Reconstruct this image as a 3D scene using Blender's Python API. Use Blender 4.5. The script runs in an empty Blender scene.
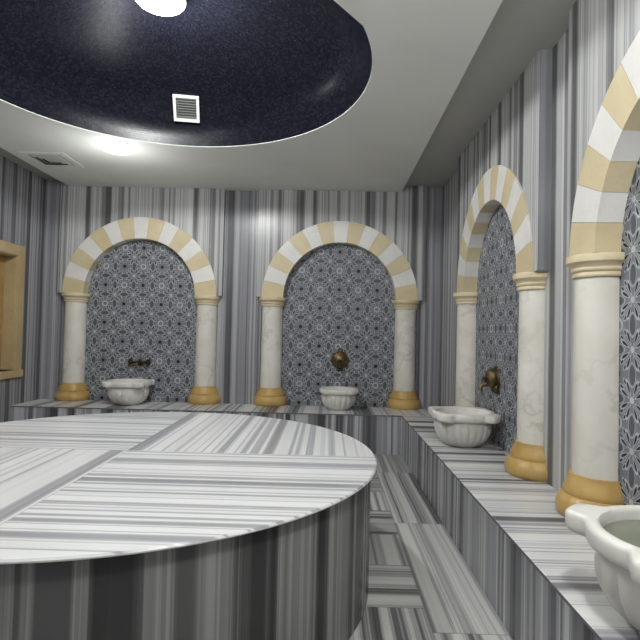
import bpy, bmesh, math, random
from mathutils import Vector, Matrix
random.seed(7)
PI = math.pi
scene = bpy.context.scene
COL = scene.collection

# ------------------------------------------------------------------ measures (metres)
H_CAM = 1.25
YB = 5.93            # back wall face
XR = 1.29            # right wall face
XL = -3.32           # left wall face
YF = -0.75           # wall behind the camera
ZS = 2.96            # raised ceiling strips
ZC = 2.883           # main ceiling
HB = 0.41            # bench top
BX, BY = 0.787, 5.37 # bench fronts
D = 1.54             # column spacing of one arch
HALF = D / 2
SPR = 1.645          # springing height
RO, RI = 0.888, 0.642

# ------------------------------------------------------------------ object helpers
def tag(o, label=None, cat=None, group=None, kind=None):
    if label: o['label'] = label
    if cat: o['category'] = cat
    if group: o['group'] = group
    if kind: o['kind'] = kind
    return o

def empty(name, loc=(0, 0, 0), rz=0.0):
    o = bpy.data.objects.new(name, None)
    o.empty_display_size = 0.1
    COL.objects.link(o)
    o.location = loc
    o.rotation_euler = (0, 0, rz)
    return o

def build(name, bm, mats, parent=None, smooth=None, bevel=0.0, loc=None):
    bmesh.ops.recalc_face_normals(bm, faces=bm.faces[:])
    me = bpy.data.meshes.new(name)
    bm.to_mesh(me)
    bm.free()
    o = bpy.data.objects.new(name, me)
    COL.objects.link(o)
    for m in (mats if isinstance(mats, (list, tuple)) else [mats]):
        me.materials.append(m)
    if parent: o.parent = parent
    if loc: o.location = loc
    if smooth is not None:
        me.polygons.foreach_set('use_smooth', [True] * len(me.polygons))
        me.set_sharp_from_angle(angle=math.radians(smooth))
    if bevel:
        b = o.modifiers.new('bevel', 'BEVEL')
        b.width = bevel; b.segments = 2; b.limit_method = 'ANGLE'; b.angle_limit = math.radians(40)
    return o

def copy_tree(o, parent=None):
    c = o.copy()
    COL.objects.link(c)
    c.parent = parent
    for ch in list(o.children):
        copy_tree(ch, c)
    return c

def box(bm, x0, x1, y0, y1, z0, z1, mi=0):
    v = [bm.verts.new(p) for p in ((x0,y0,z0),(x1,y0,z0),(x1,y1,z0),(x0,y1,z0),(x0,y0,z1),(x1,y0,z1),(x1,y1,z1),(x0,y1,z1))]
    for f in ((0,3,2,1),(4,5,6,7),(0,1,5,4),(1,2,6,5),(2,3,7,6),(3,0,4,7)):
        bm.faces.new([v[i] for i in f]).material_index = mi

def lathe(bm, prof, n=40, rfun=None, axis=None, mi=0, ang=2*PI):
    """prof: list of (r, z); closed caps; rfun(theta, r, z) -> r"""
    rings = []
    for r, z in prof:
        if r < 1e-6:
            rings.append([bm.verts.new((0, 0, z))])
        else:
            ring = []
            for i in range(n):
                t = 2*PI*i/n
                rr = rfun(t, r, z) if rfun else r
                ring.append(bm.verts.new((rr*math.cos(t), rr*math.sin(t), z)))
            rings.append(ring)
    for a, b in zip(rings[:-1], rings[1:]):
        for i in range(n):
            j = (i+1) % n
            if len(a) == 1 and len(b) == 1: continue
            if len(a) == 1: f = (a[0], b[j], b[i])
            elif len(b) == 1: f = (a[i], a[j], b[0])
            else: f = (a[i], a[j], b[j], b[i])
            bm.faces.new(f).material_index = mi
    return [v for r in rings for v in r]

def tube(bm, pts, rad, n=10, cap=True, mi=0):
    pts = [Vector(p) for p in pts]
    rads = rad if isinstance(rad, (list, tuple)) else [rad]*len(pts)
    rings = []
    up = None
    for i, p in enumerate(pts):
        d = (pts[min(i+1, len(pts)-1)] - pts[max(i-1, 0)]).normalized()
        if up is None:
            up = Vector((0, 0, 1)) if abs(d.z) < .9 else Vector((1, 0, 0))
        s = d.cross(up).normalized(); up = s.cross(d).normalized()
        rings.append([bm.verts.new(p + (s*math.cos(2*PI*k/n) + up*math.sin(2*PI*k/n))*rads[i]) for k in range(n)])
    for a, b in zip(rings[:-1], rings[1:]):
        for k in range(n):
            bm.faces.new((a[k], a[(k+1) % n], b[(k+1) % n], b[k])).material_index = mi
    if cap:
        bm.faces.new(rings[0][::-1]).material_index = mi
        bm.faces.new(rings[-1]).material_index = mi

def clip(bm, co, no):
    g = bm.verts[:] + bm.edges[:] + bm.faces[:]
    r = bmesh.ops.bisect_plane(bm, geom=g, plane_co=co, plane_no=no, clear_outer=True, dist=1e-5)
    ed = [e for e in r['geom_cut'] if isinstance(e, bmesh.types.BMEdge)]
    if ed:
        bmesh.ops.holes_fill(bm, edges=ed, sides=0)

# ------------------------------------------------------------------ node helpers
def srgb(r, g, b):
    def f(c):
        c /= 255.0
        return c/12.92 if c <= .04045 else ((c+.055)/1.055)**2.4
    return (f(r), f(g), f(b), 1)

class N:
    """tiny expression wrapper over Math nodes"""
    def __init__(s, nt, sock): s.nt = nt; s.s = sock
    def _m(s, op, *a, clamp=False):
        n = s.nt.nodes.new('ShaderNodeMath'); n.operation = op; n.use_clamp = clamp
        for i, v in enumerate((s,)+a):
            if isinstance(v, N): s.nt.links.new(v.s, n.inputs[i])
            else: n.inputs[i].default_value = v
        return N(s.nt, n.outputs[0])
    def __add__(s, o): return s._m('ADD', o)
    def __radd__(s, o): return s._m('ADD', o)
    def __sub__(s, o): return s._m('SUBTRACT', o)
    def __mul__(s, o): return s._m('MULTIPLY', o)
    def __rmul__(s, o): return s._m('MULTIPLY', o)
    def __truediv__(s, o): return s._m('DIVIDE', o)
    def floor(s): return s._m('FLOOR')
    def round(s): return s._m('ROUND')
    def abs(s): return s._m('ABSOLUTE')
    def sin(s): return s._m('SINE')
    def cos(s): return s._m('COSINE')
    def sqrt(s): return s._m('SQRT')
    def atan2(s, o): return s._m('ARCTAN2', o)
    def mx(s, o): return s._m('MAXIMUM', o)
    def mn(s, o): return s._m('MINIMUM', o)
    def lt(s, o): return s._m('LESS_THAN', o)
    def gt(s, o): return s._m('GREATER_THAN', o)
    def mod(s, o): return s._m('FLOORED_MODULO', o)
    def ramp01(s, a, b):   # 1 below a, 0 above b
        n = s.nt.nodes.new('ShaderNodeMapRange'); n.interpolation_type = 'SMOOTHSTEP'
        s.nt.links.new(s.s, n.inputs[0])
        n.inputs[1].default_value = a; n.inputs[2].default_value = b
        n.inputs[3].default_value = 1; n.inputs[4].default_value = 0
        return N(s.nt, n.outputs[0])

def newmat(name):
    m = bpy.data.materials.new(name); m.use_nodes = True
    nt = m.node_tree
    return m, nt, nt.nodes['Principled BSDF']

def coords(nt):
    tc = nt.nodes.new('ShaderNodeTexCoord')
    sp = nt.nodes.new('ShaderNodeSeparateXYZ')
    nt.links.new(tc.outputs['Object'], sp.inputs[0])
    return tc.outputs['Object'], N(nt, sp.outputs[0]), N(nt, sp.outputs[1]), N(nt, sp.outputs[2])

def noise3(nt, vec, scale, detail=3, rough=.5):
    n = nt.nodes.new('ShaderNodeTexNoise')
    n.inputs['Scale'].default_value = scale; n.inputs['Detail'].default_value = detail
    n.inputs['Roughness'].default_value = rough
    if vec is not None: nt.links.new(vec, n.inputs['Vector'])
    return N(nt, n.outputs[0])

def noise1(nt, w, scale, detail=3, rough=.5):
    n = nt.nodes.new('ShaderNodeTexNoise'); n.noise_dimensions = '1D'
    n.inputs['Scale'].default_value = scale; n.inputs['Detail'].default_value = detail
    n.inputs['Roughness'].default_value = rough
    nt.links.new(w.s, n.inputs['W'])
    return N(nt, n.outputs[0])

def white1(nt, w):
    n = nt.nodes.new('ShaderNodeTexWhiteNoise'); n.noise_dimensions = '1D'
    nt.links.new(w.s, n.inputs['W'])
    return N(nt, n.outputs[0])

def ramp(nt, fac, stops):
    r = nt.nodes.new('ShaderNodeValToRGB')
    el = r.color_ramp.elements
    while len(el) < len(stops): el.new(0.5)
    for e, (p, c) in zip(el, stops):
        e.position = p; e.color = c
    nt.links.new(fac.s, r.inputs[0])
    return r.outputs[0]

def mixc(nt, fac, a, b):
    n = nt.nodes.new('ShaderNodeMix'); n.data_type = 'RGBA'
    if isinstance(fac, N): nt.links.new(fac.s, n.inputs[0])
    else: n.inputs[0].default_value = fac
    for v, i in ((a, 6), (b, 7)):
        if isinstance(v, tuple): n.inputs[i].default_value = v
        else: nt.links.new(v, n.inputs[i])
    return n.outputs[2]

def bump(nt, bsdf, h, strength=.3, dist=.01):
    b = nt.nodes.new('ShaderNodeBump')
    b.inputs['Strength'].default_value = strength; b.inputs['Distance'].default_value = dist
    nt.links.new(h.s, b.inputs['Height']); nt.links.new(b.outputs[0], bsdf.inputs['Normal'])

def stripe_value(nt, vec, s, seed, slab, coarse=5.5, fine=19, warp=.02, warps=1.2):
    """0..1 field of parallel veins running across the coordinate s, cut in slabs"""
    sid = ((s + seed*.137) / slab).floor()
    off = white1(nt, sid + seed*3.3)
    w = (noise3(nt, vec, warps, 2) - .5) * warp
    t = s + off*9.0 + w + seed
    a = noise1(nt, t, coarse, 2, .55)
    b = noise1(nt, t + 31.7, fine, 3, .65)
    v = (a - .5)*2.7 + (b - .5)*.75 + .5
    return v, off

def edge_plain(nt, col, c):
    """polished sawn edge: faces that are not horizontal take one plain tone"""
    ge = nt.nodes.new('ShaderNodeNewGeometry'); sp = nt.nodes.new('ShaderNodeSeparateXYZ')
    nt.links.new(ge.outputs['True Normal'], sp.inputs[0])
    return mixc(nt, N(nt, sp.outputs[2]).abs().lt(.6), col, c)

def stripe_mat(name, axis, stops, seed=0., slab=.6, rough=.27, spec=.32, tone=.0, edge=None, **kw):
    m, nt, b = newmat(name)
    vec, x, y, z = coords(nt)
    s = {'x': x, 'y': y, 'z': z, 'ang': None}.get(axis)
    if axis == 'ang': s = y.atan2(x) * 1.26
    v, off = stripe_value(nt, vec, s, seed, slab, **kw)
    v = v + (off - .5)*tone
    c = ramp(nt, v, stops)
    if edge: c = edge_plain(nt, c, edge)
    nt.links.new(c, b.inputs['Base Color'])
    b.inputs['Roughness'].default_value = rough
    b.inputs['Specular IOR Level'].default_value = spec
    return m

g = lambda v, t=0: srgb(v, v, v + t)
WALL = [(0, g(80, 4)), (.22, g(100, 4)), (.36, g(134, 5)), (.48, g(148, 5)), (.58, g(122, 5)), (.68, g(158, 4)), (.82, g(172, 3)), (1, g(118, 4))]
WALL2 = [(0, g(92, 1)), (.25, g(138, 2)), (.40, g(178, 1)), (.52, g(192, 0)), (.62, g(150, 2)), (.75, g(202, 0)), (1, g(134, 2))]
M = {}
M['wall_x'] = stripe_mat('grey striped marble back wall', 'x', WALL, seed=1.3, slab=.62, tone=.25)
M['block_x'] = stripe_mat('striped marble back arch surround', 'x', WALL2, seed=4.1, slab=.7, tone=.2, coarse=7)
M['wall_y'] = stripe_mat('grey striped marble side wall', 'x', WALL2, seed=2.2, slab=.62, tone=.15, coarse=7)
M['block_y'] = stripe_mat('striped marble side arch surround', 'x', WALL2, seed=6.4, slab=.62, tone=.2)
M['block_side'] = stripe_mat('dark striped marble return', 'y', [(0, g(110, 3)), (.5, g(134, 4)), (1, g(150, 3))], seed=3.1, slab=.62)
M['left_y'] = stripe_mat('grey striped marble left wall', 'y', WALL, seed=8.8, slab=.62, tone=.2)
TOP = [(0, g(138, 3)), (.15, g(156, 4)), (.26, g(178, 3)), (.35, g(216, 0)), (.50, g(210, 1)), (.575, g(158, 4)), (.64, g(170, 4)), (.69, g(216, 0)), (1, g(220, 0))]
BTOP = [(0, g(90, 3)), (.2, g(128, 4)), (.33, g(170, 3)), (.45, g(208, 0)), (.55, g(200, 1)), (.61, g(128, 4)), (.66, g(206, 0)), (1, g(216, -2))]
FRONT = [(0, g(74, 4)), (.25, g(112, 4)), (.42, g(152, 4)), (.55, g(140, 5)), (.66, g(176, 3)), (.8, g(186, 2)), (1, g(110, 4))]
M['bench_front_x'] = stripe_mat('striped bench front back', 'x', FRONT, seed=3.7, slab=.55, tone=.2)
M['bench_front_y'] = stripe_mat('striped bench front side', 'y', FRONT, seed=5.9, slab=.55, tone=.15)
M['bench_top_x'] = stripe_mat('striped bench top back', 'x', BTOP, seed=7.7, slab=.8, coarse=4, edge=g(104))
M['bench_top_y'] = stripe_mat('striped bench top side', 'y', BTOP, seed=2.9, slab=1.1, coarse=6, fine=16, edge=g(104))
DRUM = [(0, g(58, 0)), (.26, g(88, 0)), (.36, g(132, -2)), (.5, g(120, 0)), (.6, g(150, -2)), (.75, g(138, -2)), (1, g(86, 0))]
M['drum'] = stripe_mat('striped platform side', 'ang', DRUM, seed=1.9, slab=.8, tone=.15, coarse=5, fine=22)

def top_mat():
    m, nt, b = newmat('white striped platform top')
    vec, x, y, z = coords(nt)
    # four quadrant slabs, veins turned by a quarter in neighbouring slabs
    qx = x.gt(0.); qy = y.gt(0.)
    same = (qx - qy).abs().lt(.5)                 # right-back and left-front: veins along y
    s = x*same + y*(same*-1 + 1)
    sd = qx*5.3 + qy*11.9
    t = s + sd
    w = (noise3(nt, vec, 1.0, 2) - .5)*.012
    a = noise1(nt, t + w, 8.5, 1, .5); c = noise1(nt, t + w + 40., 17., 2, .5)
    v = (a - .5)*2.0 + (c - .5)*.8 + .47
    col = ramp(nt, v, TOP)
    joint = x.abs().mn(y.abs()).ramp01(.002, .006)
    col = mixc(nt, joint*.4, col, g(170))
    col = edge_plain(nt, col, g(205, -4))
    nt.links.new(col, b.inputs['Base Color'])
    b.inputs['Roughness'].default_value = .3
    b.inputs['Specular IOR Level'].default_value = .35
    return m
M['top'] = top_mat()

def floor_mat():
    m, nt, b = newmat('striped marble floor tiles')
    vec, x, y, z = coords(nt)
    border = x.gt(.47)
    T = .43
    tx = ((x - .04)/T).floor(); ty = ((y - 2.39)/T).floor()
    chk = (tx + ty).mod(2.0).gt(.5)
    s_in = x*chk + y*(chk*-1 + 1)
    id_in = tx*3.17 + ty*7.31
    sl = ((y - .95)/1.25).floor()
    s = x*border + s_in*(border*-1 + 1)
    idn = sl*2.71*border + id_in*(border*-1 + 1)
    off = white1(nt, idn + .37)
    t = s + off*13. + (noise3(nt, vec, 1.3, 2) - .5)*.015
    v = (noise1(nt, t, 11., 2, .55) - .5)*2.0 + (noise1(nt, t + 17., 34., 3, .6) - .5)*1.5 + .5 + (off - .5)*.25
    col = ramp(nt, v, [(0, g(66, 0)), (.22, g(104, 0)), (.36, g(150, 0)), (.48, g(172, -2)), (.57, g(138, 0)), (.66, g(188, -3)), (1, g(200, -5))])
    jx = ((x - .04)/T); jx = (jx - jx.round()).abs()*T
    jy = ((y - 2.39)/T); jy = (jy - jy.round()).abs()*T
    jb = ((y - .95)/1.25); jb = (jb - jb.round()).abs()*1.25
    j = jx.mn(jy)*(border*-1 + 1) + jb*border
    j = j.mn((x - .47).abs()).ramp01(.002, .005)
    col = mixc(nt, j*.5, col, g(90))
    nt.links.new(col, b.inputs['Base Color'])
    b.inputs['Roughness'].default_value = .28
    b.inputs['Specular IOR Level'].default_value = .4
    return m
M['floor'] = floor_mat()

def niche_mat():
    m, nt, b = newmat('carved blue grey star lattice tile')
    vec, x, y, z = coords(nt)
    P = .22
    z = z - .11
    X, Z = x/P, z/P
    qx, qz = X - X.round(), Z - Z.round()
    odd = (X.round() + Z.round()).mod(2.0).gt(.5)
    r = (qx*qx + qz*qz).sqrt()
    cx, cz = qx.abs()*-1 + .5, qz.abs()*-1 + .5
    rc = (cx*cx + cz*cz).sqrt()
    tc_ = cz.atan2(cx)
    def ell(px, pz, ax, az): return ((px/ax)*(px/ax) + (pz/az)*(pz/az)).sqrt()
    # slim leaves fanning out of every cell corner, on both sides of the diagonal
    fold = (tc_ - .7854).abs()
    def leaf(ang, rad, wa, wr): return ell(fold - ang, rc - rad, wa, wr)
    l1 = leaf(.33, .27, .115, .125)
    l2 = leaf(.17, .43, .06, .06)
    lf = l1.mn(l2)
    blob = ell(cx, qz, .10, .21).mn(ell(qx, cz, .21, .10))
    ring = (r - .13).abs().ramp01(.02, .05)*odd
    spoke = fold.abs().ramp01(.02, .06)*rc.lt(.44)
    halo = (lf - 1.28).abs().ramp01(.14, .34)
    hb_ = (blob - 1.12).abs().ramp01(.05, .17)*.6
    hx = rc.ramp01(.05, .10)
    light = halo.mx(ring).mx(hb_).mx(hx).mx(spoke*.6)
    dark = lf.ramp01(.75, 1.0)
    dot = r.ramp01(.07, .10)*(odd*-1 + 1)
    dark = dark.mx(dot)
    blb = blob.ramp01(.8, 1.05)
    n = noise3(nt, vec, 9., 4, .6)
    base = ramp(nt, n, [(.25, srgb(110, 112, 117)), (.75, srgb(128, 131, 135))])
    col = mixc(nt, blb*.8, base, srgb(72, 76, 86))
    col = mixc(nt, light*.85, col, srgb(188, 191, 196))
    col = mixc(nt, dark, col, srgb(34, 36, 46))
    h = light; 
    nt.links.new(col, b.inputs['Base Color'])
    b.inputs['Roughness'].default_value = .5
    b.inputs['Specular IOR Level'].default_value = .3
    bump(nt, b, light*.6 - dark*1.2 - blb*.4, .6, .012)
    return m
M['niche'] = niche_mat()

def veined(name, c0, c1, vein, vscale=3., vamt=.5, rough=.3):
    m, nt, b = newmat(name)
    vec, x, y, z = coords(nt)
    oi = nt.nodes.new('ShaderNodeObjectInfo')
    add = nt.nodes.new('ShaderNodeVectorMath'); add.operation = 'ADD'
    sc = N(nt, oi.outputs['Random'])*17.
    cx = nt.nodes.new('ShaderNodeCombineXYZ')
    for i in range(3): nt.links.new(sc.s, cx.inputs[i])
    nt.links.new(vec, add.inputs[0]); nt.links.new(cx.outputs[0], add.inputs[1])
    V = add.outputs[0]
    n = noise3(nt, V, 4., 4, .55)
    base = ramp(nt, n, [(.3, c0), (.7, c1)])
    d = noise3(nt, V, vscale, 5, .6)
    vv = (d - .5).abs().ramp01(.0, .035)
    n2 = noise3(nt, V, 1.6, 2)
    vv = vv * (n2 - .35) * 2.2
    vv = vv._m('ADD', 0., clamp=True) * vamt
    col = mixc(nt, vv, base, vein)
    nt.links.new(col, b.inputs['Base Color'])
    b.inputs['Roughness'].default_value = rough
    b.inputs['Specular IOR Level'].default_value = .4
    return m
M['shaft'] = veined('white marble shaft', srgb(212, 207, 196), srgb(226, 223, 216), srgb(158, 152, 144), 2.4, .55)
M['basin'] = veined('white carved marble', srgb(214, 211, 204), srgb(228, 226, 221), srgb(168, 160, 152), 5., .35, .28)
M['ochre'] = veined('ochre stone', srgb(176, 142, 82), srgb(196, 164, 104), srgb(140, 106, 58), 5., .4, .35)
M['cap'] = veined('cream limestone', srgb(200, 184, 150), srgb(212, 198, 168), srgb(186, 162, 120), 5., .3, .4)
M['beige'] = veined('cream voussoir stone', srgb(200, 184, 148), srgb(210, 197, 164), srgb(196, 172, 130), 6., .35, .4)
M['white'] = veined('white voussoir stone', srgb(214, 212, 208), srgb(228, 226, 222), srgb(186, 182, 178), 5., .35, .4)
M['panel'] = veined('yellowish stone', srgb(158, 128, 78), srgb(176, 146, 94), srgb(140, 110, 64), 6., .4, .4)
M['frame'] = veined('travertine', srgb(172, 150, 110), srgb(186, 165, 126), srgb(150, 126, 86), 6., .4, .4)

def plaster(name, c, rough=.8):
    m, nt, b = newmat(name)
    vec, x, y, z = coords(nt)
    n = noise3(nt, vec, 2.5, 4)
    col = ramp(nt, n, [(.3, tuple(v*.94 for v in c[:3]) + (1,)), (.7, c)])
    nt.links.new(col, b.inputs['Base Color'])
    b.inputs['Roughness'].default_value = rough
    b.inputs['Specular IOR Level'].default_value = .2
    return m
M['ceil'] = plaster('pale grey ceiling paint', srgb(228, 229, 225))
M['ceil_strip'] = plaster('ceiling paint with recess shade', srgb(176, 176, 171))  # shade of the recessed strips put into a darker ceiling colour
M['plastic'] = plaster('white grille plastic', srgb(190, 191, 188), .5)
M['slat'] = plaster('grey grille slats', srgb(120, 122, 120), .5)
M['dark'] = plaster('dark duct', srgb(40, 41, 42))

def metal(name, c, rough):
    m, nt, b = newmat(name)
    vec, x, y, z = coords(nt)
    n = noise3(nt, vec, 40., 4, .6)
    col = ramp(nt, n, [(.3, tuple(v*.45 for v in c[:3]) + (1,)), (.7, c)])
    nt.links.new(col, b.inputs['Base Color'])
    b.inputs['Metallic'].default_value = .9; b.inputs['Roughness'].default_value = rough
    bump(nt, b, n, .3, .004)
    return m
M['brass'] = metal('aged brass', srgb(132, 114, 86), .42)
M['brass_dark'] = metal('dark aged brass', srgb(86, 70, 50), .45)

def dome_mat():
    m, nt, b = newmat('navy glass mosaic')
    vec, x, y, z = coords(nt)
    a = y.atan2(x)*(1.36/.022)
    rr = (x*x + y*y).sqrt()
    e = (z*1.2 - rr)/.022
    ca, ce = a.floor(), e.floor()
    h1 = white1(nt, ca*1.37 + ce*71.3)
    h2 = white1(nt, ca*2.11 + ce*37.7 + 5.)
    ja = (a - a.round()).abs(); je = (e - e.round()).abs()
    gap = ja.mn(je).ramp01(.04, .09)
    col = ramp(nt, h1, [(0, srgb(12, 13, 19)), (.6, srgb(18, 19, 27)), (1, srgb(26, 28, 37))])
    col = mixc(nt, gap*.7, col, srgb(20, 20, 26))
    nt.links.new(col, b.inputs['Base Color'])
    b.inputs['Roughness'].default_value = .22
    b.inputs['Specular IOR Level'].default_value = .1
    bump(nt, b, h2*.4 - gap*.5, .12, .003)
    return m
M['dome'] = dome_mat()

def emis(name, c, s):
    m, nt, b = newmat(name)
    b.inputs['Base Color'].default_value = (.9, .9, .88, 1)
    lw = nt.nodes.new('ShaderNodeLayerWeight'); lw.inputs[0].default_value = .35
    f = (N(nt, lw.outputs['Facing'])*-.35 + 1.0)*s
    b.inputs['Emission Color'].default_value = c
    nt.links.new(f.s, b.inputs['Emission Strength'])
    return m
M['opal'] = emis('lit opal glass', (1, .985, .95, 1), 2.4)
M['opal2'] = emis('lit opal glass warm', (1, .96, .88, 1), 6.)

def water_mat():
    m, nt, b = newmat('still water')
    vec, x, y, z = coords(nt)
    n = noise3(nt, vec, 9., 3)
    b.inputs['Base Color'].default_value = srgb(146, 150, 132)
    b.inputs['Roughness'].default_value = .06
    b.inputs['IOR'].default_value = 1.33
    b.inputs['Transmission Weight'].default_value = .35
    bump(nt, b, n, .25, .02)
    return m
M['water'] = water_mat()

# ------------------------------------------------------------------ setting: floor and ceiling
bm = bmesh.new(); box(bm, XL - .2, XR + .25, YF - .2, YB + .25, -.1, 0)
tag(build('floor', bm, M['floor']), 'grey striped marble floor tiles', kind='structure')

DC = (-1.13, 3.16); DR = 1.364
CX0, CX1, CY0, CY1 = -3.041, .8125, YF + .001, YB - .001
def ceiling():
    bm = bmesh.new()
    angs = [2*PI*i/120 for i in range(120)]
    for cx, cy in ((CX0, CY0), (CX1, CY0), (CX1, CY1), (CX0, CY1)):
        angs.append(math.atan2(cy - DC[1], cx - DC[0]) % (2*PI))
    angs.sort()
    inn, out, inu, outu = [], [], [], []
    for t in angs:
        c, s = math.cos(t), math.sin(t)
        k = min(((CX1 if c > 0 else CX0) - DC[0])/c if abs(c) > 1e-9 else 1e9, ((CY1 if s > 0 else CY0) - DC[1])/s if abs(s) > 1e-9 else 1e9)
        inn.append(bm.verts.new((DC[0] + DR*c, DC[1] + DR*s, ZC)))
        out.append(bm.verts.new((DC[0] + k*c, DC[1] + k*s, ZC)))
        inu.append(bm.verts.new((DC[0] + DR*c, DC[1] + DR*s, ZC + .004)))
        outu.append(bm.verts.new((DC[0] + k*c, DC[1] + k*s, ZS)))
    n = len(angs)
    for i in range(n):
        j = (i+1) % n
        bm.faces.new((inn[i], inn[j], out[j], out[i]))
        bm.faces.new((inn[j], inn[i], inu[i], inu[j]))
        bm.faces.new((out[i], out[j], outu[j], outu[i]))
    # raised strips along the side walls
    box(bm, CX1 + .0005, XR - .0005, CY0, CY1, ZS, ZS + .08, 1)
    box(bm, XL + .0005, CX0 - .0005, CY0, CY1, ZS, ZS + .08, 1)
    # flat ceiling-coloured segment on the near right of the dome rim
    c0 = Vector((-.011, 2.481)) - Vector(DC); c1 = Vector((.118, 2.65)) - Vector(DC)
    d = (c1 - c0).normalized()
    def hit(sg):
        b_ = c1.dot(d); cc = c1.dot(c1) - DR*DR
        return c1 + d*(-b_ + sg*math.sqrt(b_*b_ - cc))
    pa, pb = hit(-1), hit(1)
    a0, a1 = math.atan2(pa.y, pa.x), math.atan2(pb.y, pb.x)
    vs = [bm.verts.new((DC[0] + DR*math.cos(a0 + (a1-a0)*i/12), DC[1] + DR*math.sin(a0 + (a1-a0)*i/12), ZC + .002)) for i in range(13)]
    bm.faces.new(vs)
    return bm
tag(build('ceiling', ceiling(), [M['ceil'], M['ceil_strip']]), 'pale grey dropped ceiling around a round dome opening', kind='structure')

DH = .58
def dome_z(r, R=DR + .004, p=2.5):
    return DH*max(0., 1 - (r/R)**p)**(1/p)
bm = bmesh.new()
prof = []
for i in range(29):
    a = PI/2*i/28
    r = (DR + .004)*math.cos(a)**(2/2.5) if i < 28 else 0
    prof.append((r, DH*math.sin(a)**(2/2.5)))
lathe(bm, prof, 96)
bmesh.ops.reverse_faces(bm, faces=bm.faces[:])
dome = build('ceiling_dome', bm, M['dome'], smooth=60, loc=(DC[0], DC[1], ZC + .003))
tag(dome, 'dark navy mosaic dome set in the ceiling', kind='structure')

# ------------------------------------------------------------------ setting: walls with arched recesses (local frame: x along, y into wall)
REC = .045; PRO = .07; OW = .895; BW = .950
BENCH_Z = HB
def wall_mesh(x0, x1, centres, z1=ZS + .05, holes=()):
    bm = bmesh.new()
    box(bm, x0, x1, REC, REC + .12, 0, z1, 0)
    cuts = [x0]
    for c in centres: cuts += [c - OW, c + OW]
    cuts.append(x1)
    for a, b in zip(cuts[0::2], cuts[1::2]):
        if b - a > .002: box(bm, a, b, 0, REC, 0, z1, 0)
    for c in centres:
        box(bm, c - OW, c + OW, 0, REC, 0, BENCH_Z - .0005, 0)          # sill behind the bench
        # spandrel: rectangle minus the half disc filled by the voussoirs
        n = 48; f0, f1 = [], []
        arc = [(c + (RO+.002)*math.cos(PI*i/n), SPR + (RO+.002)*math.sin(PI*i/n)) for i in range(n+1)]
        for y, lst in ((-PRO, f0), (REC, f1)):
            lo = [bm.verts.new((px, y, pz)) for px, pz in arc]
            up = []
            for i, (px, pz) in enumerate(arc):
                t = PI*i/n
                cx_, sz = math.cos(t), math.sin(t)
                k = min(BW/abs(cx_) if abs(cx_) > 1e-6 else 1e9, (z1 - SPR)/sz if sz > 1e-6 else 1e9)
                up.append(bm.verts.new((c + k*cx_, y, SPR + k*sz)))
            # corner points
            for i in range(n):
                t0, t1 = PI*i/n, PI*(i+1)/n
                ca = math.atan2(z1 - SPR, BW)
                quad = [lo[i], up[i]]
                for tc in (ca, PI - ca):
                    if t0 < tc < t1:
                        quad.append(bm.verts.new((c + (BW if tc < PI/2 else -BW), y, z1)))
                quad += [up[i+1], lo[i+1]]
                bm.faces.new(quad).material_index = 1
            lst += [lo, up]
        for a, b in ((f0[0], f1[0]),):
            for i in range(n): bm.faces.new((a[i], a[i+1], b[i+1], b[i])).material_index = 1
        for sg in (-1, 1):                                               # block sides
            xx = c + sg*BW
            v = [bm.verts.new(p) for p in ((xx, -PRO, SPR), (xx, 0, SPR), (xx, 0, z1), (xx, -PRO, z1))]
            bm.faces.new(v).material_index = 2
            a, b = sorted((c + sg*RO, c + sg*BW))
            v = [bm.verts.new(p) for p in ((a, -PRO, SPR), (b, -PRO, SPR), (b, 0, SPR), (a, 0, SPR))]
            bm.faces.new(v).material_index = 1
    return bm

C1, C2 = -2.9456 + HALF, -.6478 + HALF         # arch centres on the back wall (x)
C3, C4 = 3.974, 1.71                          # arch centres on the right wall (y)
wb = build('wall_back', wall_mesh(XL - .06, XR + .06, [C1, C2]), [M['wall_x'], M['block_x'], M['block_side']])
wb.location = (0, YB, 0); tag(wb, 'grey striped marble back wall with two arched niches', kind='structure')
# right wall: local x = -world y
RZ = -PI/2
wr = build('wall_right', wall_mesh(-(YB), -(YF), [-C3, -C4]), [M['wall_y'], M['block_y'], M['block_side']])
wr.location = (XR, 0, 0); wr.rotation_euler = (0, 0, RZ)
tag(wr, 'grey striped marble right wall with two arched niches', kind='structure')
# left wall with a framed opening
WY0, WY1, WZ0, WZ1 = 4.30, 5.52, .70, 2.11
bm = bmesh.new()
box(bm, XL - .2, XL, YF, WY0 + .1, 0, ZS + .05)
box(bm, XL - .2, XL, WY1 - .1, YB + .0, 0, ZS + .05)
box(bm, XL - .2, XL, WY0 + .1, WY1 - .1, 0, WZ0 + .08)
box(bm, XL - .2, XL, WY0 + .1, WY1 - .1, WZ1 - .1, ZS + .05)
tag(build('wall_left', bm, M['left_y']), 'grey striped marble left wall', kind='structure')
bm = bmesh.new(); box(bm, XL - .2, XR + .2, YF - .15, YF, 0, ZS + .05)
M['front_x'] = stripe_mat('grey striped marble front wall', 'x', WALL, seed=12.8, slab=.62, tone=.2)
tag(build('wall_front', bm, M['front_x']), 'grey striped marble wall behind the viewer', kind='structure')

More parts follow.
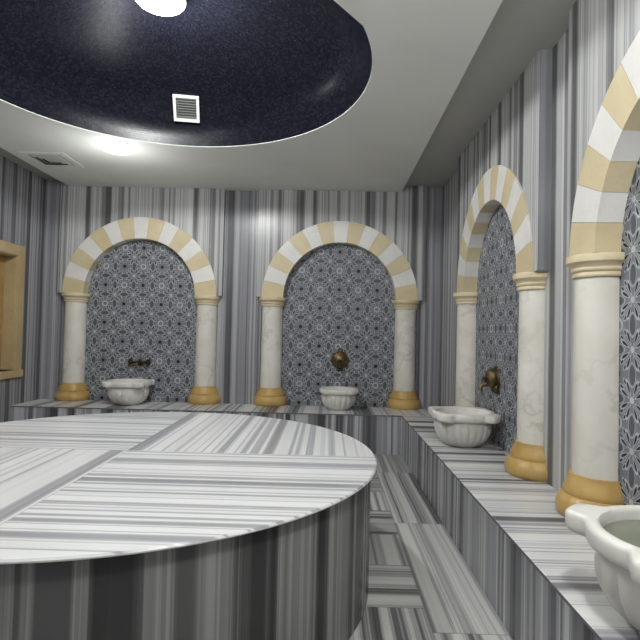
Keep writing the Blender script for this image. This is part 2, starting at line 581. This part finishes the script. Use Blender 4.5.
win = empty('window_1', (XL, (WY0 + WY1)/2, WZ0))
tag(win, 'cream stone framed recess in the left wall with a ledge below', kind='structure')
hw = (WY1 - WY0)/2; hh = WZ1 - WZ0
bm = bmesh.new()
FWD = .115
for a, b, c, d in ((-hw, -hw + FWD, 0.0, hh), (hw - FWD, hw, 0.0, hh), (-hw + FWD, hw - FWD, hh - FWD, hh)):
    box(bm, .001, .014, a, b, c, d)
for a, b, c, d in ((-hw + .1, -hw + .125, .08, hh - .1), (hw - .125, hw - .1, .08, hh - .1), (-hw + .125, hw - .125, hh - .125, hh - .1)):
    box(bm, -.15, .001, a, b, c, d)
fr = build('window_frame', bm, M['frame'], win, bevel=.006)
bm = bmesh.new(); box(bm, -.15, .03, -hw - .012, hw + .012, 0.0, .08)
build('window_sill', bm, M['frame'], win, bevel=.008)
bm = bmesh.new()
box(bm, -.15, -.13, -hw + .125, hw - .125, .08, hh - .125)
for k in range(3):                                  # raised fields
    w = (2*hw - .25)/3
    a = -hw + .125 + k*w
    box(bm, -.13, -.112, a + .05, a + w - .05, .14, hh - .2)
build('window_panel', bm, M['panel'], win, bevel=.006)

# ------------------------------------------------------------------ benches
def bench(name, label, x0, x1, y0, y1, front, mt, mf):
    r = empty(name, ((x0+x1)/2, (y0+y1)/2, 0)); tag(r, label, 'bench')
    cx, cy = (x0+x1)/2, (y0+y1)/2
    bm = bmesh.new()
    ox0, oy0 = (x0 + .005 if front == 'x' else x0), (y0 + .005 if front == 'y' else y0)
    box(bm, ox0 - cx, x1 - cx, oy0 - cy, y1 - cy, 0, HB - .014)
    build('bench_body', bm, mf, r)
    bm = bmesh.new(); box(bm, x0 - cx, x1 - cx, y0 - cy, y1 - cy, HB - .014, HB)
    build('bench_top', bm, mt, r, bevel=.003)
    return r
bench('stone_bench', 'grey striped marble bench along the back wall under the two front-facing arches', XL + .001, XR - .001, BY, YB - .001, 'y', M['bench_top_x'], M['bench_front_x'])
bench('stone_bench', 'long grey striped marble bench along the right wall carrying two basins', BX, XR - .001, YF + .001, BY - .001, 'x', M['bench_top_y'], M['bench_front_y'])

# ------------------------------------------------------------------ round heated platform
PC = (-1.024, 2.6625); PR = 1.286; PH = .618
plat = tag(empty('heated_platform', (PC[0], PC[1], 0)), 'large round marble platform with white striped top and dark striped side', 'platform')
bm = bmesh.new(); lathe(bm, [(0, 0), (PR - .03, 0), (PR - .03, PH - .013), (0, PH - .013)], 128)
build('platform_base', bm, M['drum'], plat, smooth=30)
bm = bmesh.new(); lathe(bm, [(0, PH - .013), (PR - .004, PH - .013), (PR, PH - .010), (PR, PH - .006), (PR - .006, PH), (0, PH)], 128)
build('platform_top', bm, M['top'], plat, smooth=30)

# ------------------------------------------------------------------ arches, columns, niche tiles
SITES = [  # key, matrix loc, rotation
    ('back', (C1, YB), 0.0), ('back', (C2, YB), 0.0), ('right', (XR, C3), RZ), ('right', (XR, C4), RZ)]
def place(site, lx, ly, z):
    _, (ox, oy), rz = site
    c, s = math.cos(rz), math.sin(rz)
    return (ox + c*lx - s*ly, oy + s*lx + c*ly, z)

ARCH_L = ['striped cream and white stone arch on the back wall nearer the left wall',
          'striped cream and white stone arch on the back wall nearer the right wall',
          'striped cream and white stone arch on the right wall, above the ornate brass tap',
          'striped cream and white stone arch at the right edge, nearest the viewer']
PANEL_L = ['blue grey star lattice tile panel behind the two-handled tap, back wall left niche',
           'blue grey star lattice tile panel behind the round brass spout, back wall right niche',
           'blue grey star lattice tile panel behind the ornate brass tap, right wall far niche',
           'blue grey lattice tile panel at the right edge behind the nearest basin']
COLUMN_L = [('white marble column left of the left back arch, nearest the left wall', 'white marble column right of the left back arch'),
            ('white marble column left of the right back arch', 'white marble column right of the right back arch, nearest the room corner'),
            ('white marble column farthest along the right wall, partly behind a fluted basin', 'white marble column on the right wall at the near side of the far arch'),
            ('large white marble column at the right, nearest the viewer, behind the big basin', 'white marble column beyond the right edge beside the nearest basin')]

def column(site, sg, label):
    r = empty('column', place(site, sg*HALF, .02, HB), site[2])
    tag(r, label, 'column', 'marble columns carrying the arches')
    top = SPR - HB - .105
    base_p = [(0, 0), (.178, 0), (.190, .014), (.194, .038), (.192, .06), (.181, .086), (.168, .100), (.161, .106), (.164, .112), (.161, .128), (.151, .150), (.141, .176), (.136, .188), (.135, .2), (0, .2)]
    cap_p = [(0, top), (.129, top), (.132, top + .008), (.129, top + .018), (.127, top + .022), (.136, top + .030), (.138, top + .038), (.135, top + .044), (.141, top + .056), (.153, top + .066), (.158, top + .070), (.159, top + .098), (.157, top + .1045), (0, top + .1045)]
    def engaged(prof):
        """deep half inside the recess, shallow half standing against the wall pier"""
        bm = bmesh.new(); lathe(bm, prof, 48)
        clip(bm, (0, .0165, 0), (0, 1, 0)); clip(bm, (sg*.124, 0, 0), (sg, 0, 0))
        b2 = bmesh.new(); lathe(b2, prof, 48)
        clip(b2, (0, -.0205, 0), (0, 1, 0)); clip(b2, (sg*.124, 0, 0), (-sg, 0, 0))
        me = bpy.data.meshes.new('tmp'); b2.to_mesh(me); b2.free(); bm.from_mesh(me); bpy.data.meshes.remove(me)
        bmesh.ops.remove_doubles(bm, verts=bm.verts[:], dist=1e-5)
        return bm
    build('column_base', engaged(base_p), M['ochre'], r, smooth=40)
    bm = bmesh.new()
    lathe(bm, [(0, .2), (.123, .2), (.123, .3), (.122, .6), (.119, top), (0, top)], 48)
    clip(bm, (0, .0165, 0), (0, 1, 0)); build('shaft', bm, M['shaft'], r, smooth=40)
    build('capital', engaged(cap_p), M['cap'], r, smooth=30)

NV = 15
for i, site in enumerate(SITES):
    r = empty('arch', place(site, 0, 0, SPR), site[2])
    tag(r, ARCH_L[i], 'arch', 'arches over the wall niches')
    for k in range(NV):
        a0, a1 = PI*k/NV + .0012, PI*(k+1)/NV - .0012
        if k == 0: a0 = 0
        if k == NV-1: a1 = PI
        bm = bmesh.new(); n = 6
        rings = []
        for j in range(n+1):
            t = a0 + (a1-a0)*j/n
            rings.append([bm.verts.new((rad*math.cos(t), y, rad*math.sin(t) + .0005)) for rad, y in ((RI, -PRO - .012), (RO, -PRO - .012), (RO, REC - .008), (RI, REC - .008))])
        for a, b in zip(rings[:-1], rings[1:]):
            for q in range(4): bm.faces.new((a[q], a[(q+1) % 4], b[(q+1) % 4], b[q]))
        bm.faces.new(rings[0][::-1]); bm.faces.new(rings[-1])
        build('voussoir', bm, M['beige'] if k % 2 == 0 else M['white'], r, smooth=25)
    # tiled niche back
    bm = bmesh.new()
    hwid = .70; pts = [(-hwid, HB + .001 - SPR), (hwid, HB + .001 - SPR)] + [(hwid*math.cos(PI*j/32), hwid*math.sin(PI*j/32)) for j in range(33)]
    lo = [bm.verts.new((x, .0375, z)) for x, z in pts]; hi = [bm.verts.new((x, .0445, z)) for x, z in pts]
    bm.faces.new(lo); bm.faces.new(hi[::-1])
    for j in range(len(pts)): bm.faces.new((lo[j], lo[(j+1) % len(pts)], hi[(j+1) % len(pts)], hi[j]))
    o = build('tile_panel', bm, M['niche'])
    o.location = place(site, 0, 0, SPR); o.rotation_euler = (0, 0, site[2])
    tag(o, PANEL_L[i], 'tile panel', 'tiled niche backs')
    column(site, -1, COLUMN_L[i][0]); column(site, 1, COLUMN_L[i][1])

# ------------------------------------------------------------------ carved marble basins
def basin(loc, rz, label, S=1.0, flutes=22, lobe=.085, water=False, flute_depth=.011):
    r = empty('marble_basin', loc, rz)
    tag(r, label, 'basin', 'marble wash basins on the benches')
    def lob(t):
        best = 0
        for k in range(4):
            d = (t - (PI/4 + k*PI/2) + PI) % (2*PI) - PI
            best = max(best, math.exp(-(abs(d)/.25)**5))
        return best
    def fl(t, rr, z):
        zz = z/S
        amt = 0 if zz < .012 or zz > .185 else min(1, (zz - .012)/.05)*min(1, (.19 - zz)/.03)
        return rr - S*flute_depth*amt*(1 - abs(math.sin(t*flutes/2)))**1.3
    bm = bmesh.new()
    lathe(bm, [(q*S, z*S) for q, z in ((0, 0), (.118, 0), (.128, .008), (.155, .025), (.190, .06), (.210, .10), (.217, .135), (.217, .165), (.209, .190), (.209, .2))] +
          [(q*S, z*S) for q, z in ((.199, .2), (.188, .13), (.14, .075), (.07, .048), (0, .042))], 176, fl)
    build('bowl', bm, M['basin'], r, smooth=50)
    def rf(t, rr, z):
        if rr < .2135*S: return rr
        return rr + S*lobe*lob(t)*(1 if rr > .22*S else .75)
    bm = bmesh.new()
    lathe(bm, [(q*S, z*S) for q, z in ((.199, .2), (.212, .2), (.228, .2015), (.237, .207), (.240, .218), (.241, .246), (.238, .255), (.230, .261), (.214, .262), (.206, .259), (.200, .248), (.199, .2))], 176, rf)
    build('rim', bm, M['basin'], r, smooth=50)
    if water:
        bm = bmesh.new(); lathe(bm, [(0, .222*S), (.198*S, .222*S), (.198*S, .227*S), (0, .227*S)], 64)
        build('water', bm, M['water'], r, smooth=40)
    return r
basin((C1 - .025, 5.70, HB), 0, 'white marble basin with corner lobes under the two-handled tap, leftmost basin', 1.0, 20, .05, flute_depth=.006)
basin((C2 + .012, 5.715, HB), 0, 'small fluted white marble basin below the round brass spout on the back bench', .88, 18, .03, flute_depth=.016)
basin((1.06, 4.02, HB), RZ, 'fluted white marble basin on the right bench below the ornate brass tap', 1.0, 22, .055)
basin((1.05, 1.52, HB), RZ, 'big cream marble basin holding water at the right edge, nearest the viewer', 1.08, 18, .062, True, .016)

# ------------------------------------------------------------------ brass taps
def disc_y(bm, cx, cz, prof, n=28, sx=1., sz=1.):
    """lathe about the local -y axis: prof (radius, height out of the wall)"""
    b2 = bmesh.new(); vs = lathe(b2, prof, n)
    for v in b2.verts:
        x, y, z = v.co
        v.co = (cx + x*sx, -z, cz + y*sz)
    me = bpy.data.meshes.new('tmp'); b2.to_mesh(me); b2.free(); bm.from_mesh(me); bpy.data.meshes.remove(me)

FACE = .0375
# two-handled tap, left back niche
t = tag(empty('brass_tap', place(SITES[0], 0, FACE, .80), 0), 'dark brass two-handled tap on the tiles above the leftmost basin', 'tap')
bm = bmesh.new()
disc_y(bm, 0, .055, [(0, 0), (.035, 0), (.035, .008), (.022, .014), (.018, .05), (0, .05)])
tube(bm, [(-.075, -.045, .06), (.075, -.045, .06)], .013)
tube(bm, [(-.03, -.0, .06), (-.03, -.05, .06)], .012); tube(bm, [(.03, 0, .06), (.03, -.05, .06)], .012)
build('tap_body', bm, M['brass_dark'], t, smooth=40)
for sg in (-1, 1):
    bm = bmesh.new()
    tube(bm, [(sg*.075, -.045, .06), (sg*.088, -.045, .06), (sg*.097, -.045, .061), (sg*.118, -.045, .062), (sg*.127, -.045, .062)], [.016, .026, .03, .026, .008], 14)
    for k in range(4):
        a = PI/4 + k*PI/2
        tube(bm, [(sg*.106, -.045, .062), (sg*.106, -.045 + .046*math.cos(a), .062 + .046*math.sin(a))], [.011, .008], 8)
    build('handle', bm, M['brass_dark'], t, smooth=40)
bm = bmesh.new()
tube(bm, [(0, -.04, .06), (0, -.07, .068), (0, -.10, .062), (0, -.118, .042), (0, -.12, .018)], [.014, .013, .0125, .012, .014], 12)
build('spout', bm, M['brass'], t, smooth=40)

# round medallion spout, right back niche
t = tag(empty('brass_tap', place(SITES[1], .026, FACE, .82), 0), 'round brass medallion spout on the tiles above the small fluted basin', 'tap')
bm = bmesh.new()
disc_y(bm, 0, .12, [(0, 0), (.098, 0), (.102, .008), (.096, .02), (.084, .024), (.078, .016), (.074, .016), (.06, .03), (.035, .042), (0, .046)], 40)
for k in range(16):
    a = 2*PI*k/16
    tube(bm, [(.088*math.cos(a), -.018, .12 + .088*math.sin(a)), (.088*math.cos(a), -.029, .12 + .088*math.sin(a))], [.012, .005], 8)
build('medallion', bm, M['brass'], t, smooth=50)
bm = bmesh.new()
tube(bm, [(0 + .022*math.cos(a), -.012, .235 + .02*math.sin(a)) for a in [2*PI*i/20 for i in range(21)]], .006, 8)
build('top_ring', bm, M['brass'], t, smooth=50)
bm = bmesh.new()
tube(bm, [(0, -.03, .105), (0, -.075, .10), (0, -.10, .085), (0, -.108, .05)], [.018, .016, .014, .016], 12)
disc_y(bm, .0, .105, [(0, .03), (.022, .04), (.016, .058), (0, .062)], 16)
build('spout', bm, M['brass_dark'], t, smooth=50)
bm = bmesh.new()
disc_y(bm, 0, .006, [(0, 0), (.02, 0), (.026, .006), (.02, .014), (0, .016)], 16, 1.6, .6)
build('foot_boss', bm, M['brass_dark'], t, smooth=50)

# ornate arched plate tap, right wall far niche
t = tag(empty('brass_tap', place(SITES[2], -.08, FACE, .805), RZ), 'ornate dark brass tap with pointed back plate on the right wall tiles', 'tap')
bm = bmesh.new()
out = [(-.075, 0), (-.09, .02), (-.07, .045), (-.085, .09), (-.075, .14), (-.045, .185), (-.015, .205), (0, .225), (.015, .205), (.045, .185), (.075, .14), (.085, .09), (.07, .045), (.09, .02), (.075, 0)]
lo = [bm.verts.new((x, 0, z)) for x, z in out]; hi = [bm.verts.new((x*.9, -.016, .1 + (z - .1)*.9)) for x, z in out]
bm.faces.new(lo); bm.faces.new(hi[::-1])
for j in range(len(out)): bm.faces.new((lo[j], lo[(j+1) % len(out)], hi[(j+1) % len(out)], hi[j]))
build('back_plate', bm, M['brass_dark'], t, smooth=30)
bm = bmesh.new()
disc_y(bm, 0, .12, [(0, .012), (.066, .012), (.07, .03), (.062, .06), (.04, .082), (0, .09)], 28, .9, 1.15)
for sg in (-1, 1):
    disc_y(bm, sg*.03, .155, [(0, .05), (.02, .06), (.014, .075), (0, .08)], 12)
    disc_y(bm, sg*.055, .05, [(0, .012), (.022, .018), (.016, .03), (0, .034)], 12)
build('boss', bm, M['brass'], t, smooth=50)
bm = bmesh.new()
tube(bm, [(0, -.05, .075), (0, -.10, .07), (0, -.12, .058), (0, -.124, .02)], [.02, .017, .015, .018], 12)
build('spout', bm, M['brass'], t, smooth=50)
bm = bmesh.new()
tube(bm, [(0, -.085, .08), (0, -.085, .115)], .01, 10)
tube(bm, [(-.035, -.085, .118), (-.012, -.085, .122), (.012, -.085, .122), (.035, -.085, .118)], [.012, .008, .008, .012], 10)
build('handle', bm, M['brass_dark'], t, smooth=50)

# ------------------------------------------------------------------ vents
def orient(o, loc, normal, up):
    z = Vector(normal).normalized(); x = Vector(up).cross(z).normalized(); y = z.cross(x)
    m = Matrix((x, y, z)).transposed().to_4x4(); m.translation = Vector(loc)
    o.matrix_world = m
def ring_sq(bm, a, b, z0, z1):
    """square frame between half sizes a<b"""
    for s in ((-b, b, a, b), (-b, b, -b, -a), (-b, -a, -a, a), (a, b, -a, a)):
        box(bm, s[0], s[1], s[2], s[3], z0, z1)

VLOC = Vector((-1.268, 4.385, 3.165))
v = empty('dome_vent'); tag(v, 'small square white grille with grey slats in the navy dome', 'vent')
vn = Vector((.12, -.80, -.60))
orient(v, VLOC, vn, (0, 0, 1))
S_ = .110
bm = bmesh.new(); ring_sq(bm, S_ - .024, S_, -.02, .016); build('vent_frame', bm, M['plastic'], v, bevel=.003)
bm = bmesh.new(); box(bm, -S_ + .01, S_ - .01, -S_ + .01, S_ - .01, -.02, -.012); build('duct', bm, M['dark'], v)
for k in range(8):
    bm = bmesh.new()
    y = -.0735 + k*.021
    vs = [bm.verts.new(p) for p in ((-.0865, y - .009, -.008), (.0865, y - .009, -.008), (.0865, y + .008, .010), (-.0865, y + .008, .010), (-.0865, y - .006, -.010), (.0865, y - .006, -.010), (.0865, y + .011, .008), (-.0865, y + .011, .008))]
    for f in ((0,1,2,3),(7,6,5,4),(0,4,5,1),(1,5,6,2),(2,6,7,3),(3,7,4,0)): bm.faces.new([vs[q] for q in f])
    build('slat', bm, M['slat'], v)

v = empty('ceiling_vent', (-2.735, 4.945, ZC)); tag(v, 'square white four-way air diffuser in the grey ceiling near the left wall', 'vent')
bm = bmesh.new(); ring_sq(bm, .155, .215, -.008, 0); build('vent_frame', bm, M['ceil'], v, bevel=.002)
bm = bmesh.new(); box(bm, -.154, .154, -.154, .154, -.0035, -.0005); build('duct', bm, M['dark'], v)
for a in (.145, .105, .065):
    bm = bmesh.new()
    o_, i_ = a, a - .03
    A = [bm.verts.new((sx*o_, sy*o_, -.004)) for sx, sy in ((-1,-1),(1,-1),(1,1),(-1,1))]
    B = [bm.verts.new((sx*i_, sy*i_, -.016)) for sx, sy in ((-1,-1),(1,-1),(1,1),(-1,1))]
    C_ = [bm.verts.new((sx*(i_ - .006), sy*(i_ - .006), -.016)) for sx, sy in ((-1,-1),(1,-1),(1,1),(-1,1))]
    D_ = [bm.verts.new((sx*(o_ - .006), sy*(o_ - .006), -.004)) for sx, sy in ((-1,-1),(1,-1),(1,1),(-1,1))]
    for p, q in ((A, B), (B, C_), (C_, D_), (D_, A)):
        for k in range(4): bm.faces.new((p[k], p[(k+1) % 4], q[(k+1) % 4], q[k]))
    build('louvre', bm, M['plastic'], v)
bm = bmesh.new(); box(bm, -.03, .03, -.03, .03, -.016, -.0036); build('centre_plate', bm, M['plastic'], v)

# ------------------------------------------------------------------ lamps
def lamp(name, loc, R, label, mat, power, z_off, group=None, lr=.1):
    r = tag(empty(name, loc), label, 'lamp', group)
    bm = bmesh.new(); lathe(bm, [(0, 0), (R*.9, 0), (R*.92, -.006), (R*.92, -.012), (R*.9, -.0145), (0, -.0145)], 48); build('lamp_rim', bm, M['plastic'], r, smooth=40)
    bm = bmesh.new()
    prof = [(R*math.cos(a), -.015 - R*.3*math.sin(a)) for a in [PI/2*i/10 for i in range(10)]] + [(0, -.015 - R*.3)]
    lathe(bm, [(0, -.015)] + prof, 48); build('lamp_shade', bm, mat, r, smooth=60)
    L = bpy.data.lights.new(name + '_light', 'POINT'); L.energy = power; L.shadow_soft_size = lr
    L.color = (.985, 1, .985)
    lo = bpy.data.objects.new(name + '_light', L); COL.objects.link(lo)
    lo.location = (loc[0], loc[1], loc[2] + z_off)
    return r
lamp('dome_lamp', (-1.115, 3.2, ZC + DH - .10), .16, 'bright round lamp hanging at the top of the navy dome', M['opal2'], 95, -.2)
lamp('ceiling_lamp', (-1.927, 4.535, ZC), .15, 'glowing round lamp on the grey ceiling by the dome edge', M['opal'], 6, -.35)
lamp('ceiling_lamp', (.42, .75, ZC), .15, 'added unseen round lamp on the grey ceiling by the near right bench', M['opal'], 60, -.2)  # out-of-view lamp added to brighten the near right side
lamp('ceiling_lamp', (-2.35, 1.0, ZC), .15, 'added unseen round lamp on the grey ceiling by the near left wall', M['opal'], 22, -.16)  # second added lamp, also out of view, fills the near left

w = bpy.data.worlds.new('room_air'); scene.world = w; w.use_nodes = True
bg = w.node_tree.nodes['Background']; bg.inputs[0].default_value = (.8, .82, .85, 1); bg.inputs[1].default_value = .05

# ------------------------------------------------------------------ camera
f_px, yaw, pitch, roll = 513.69, -.0158, .0248, .0229
cam = bpy.data.cameras.new('camera'); cam.sensor_width = 36; cam.lens = 36*f_px/640
cam.clip_start = .02
co = bpy.data.objects.new('camera', cam); COL.objects.link(co)
fw = Vector((math.sin(yaw)*math.cos(pitch), math.cos(yaw)*math.cos(pitch), math.sin(pitch)))
rt = Vector((math.cos(yaw), -math.sin(yaw), 0)); up = rt.cross(fw)
c_, s_ = math.cos(roll), math.sin(roll)
ex = rt*c_ + up*s_; ey = up*c_ - rt*s_
m = Matrix((ex, ey, -fw)).transposed().to_4x4(); m.translation = (0, 0, H_CAM)
co.matrix_world = m
scene.camera = co
scene.view_settings.view_transform = 'Standard'
scene.view_settings.look = 'None'
scene.view_settings.exposure = 0.5
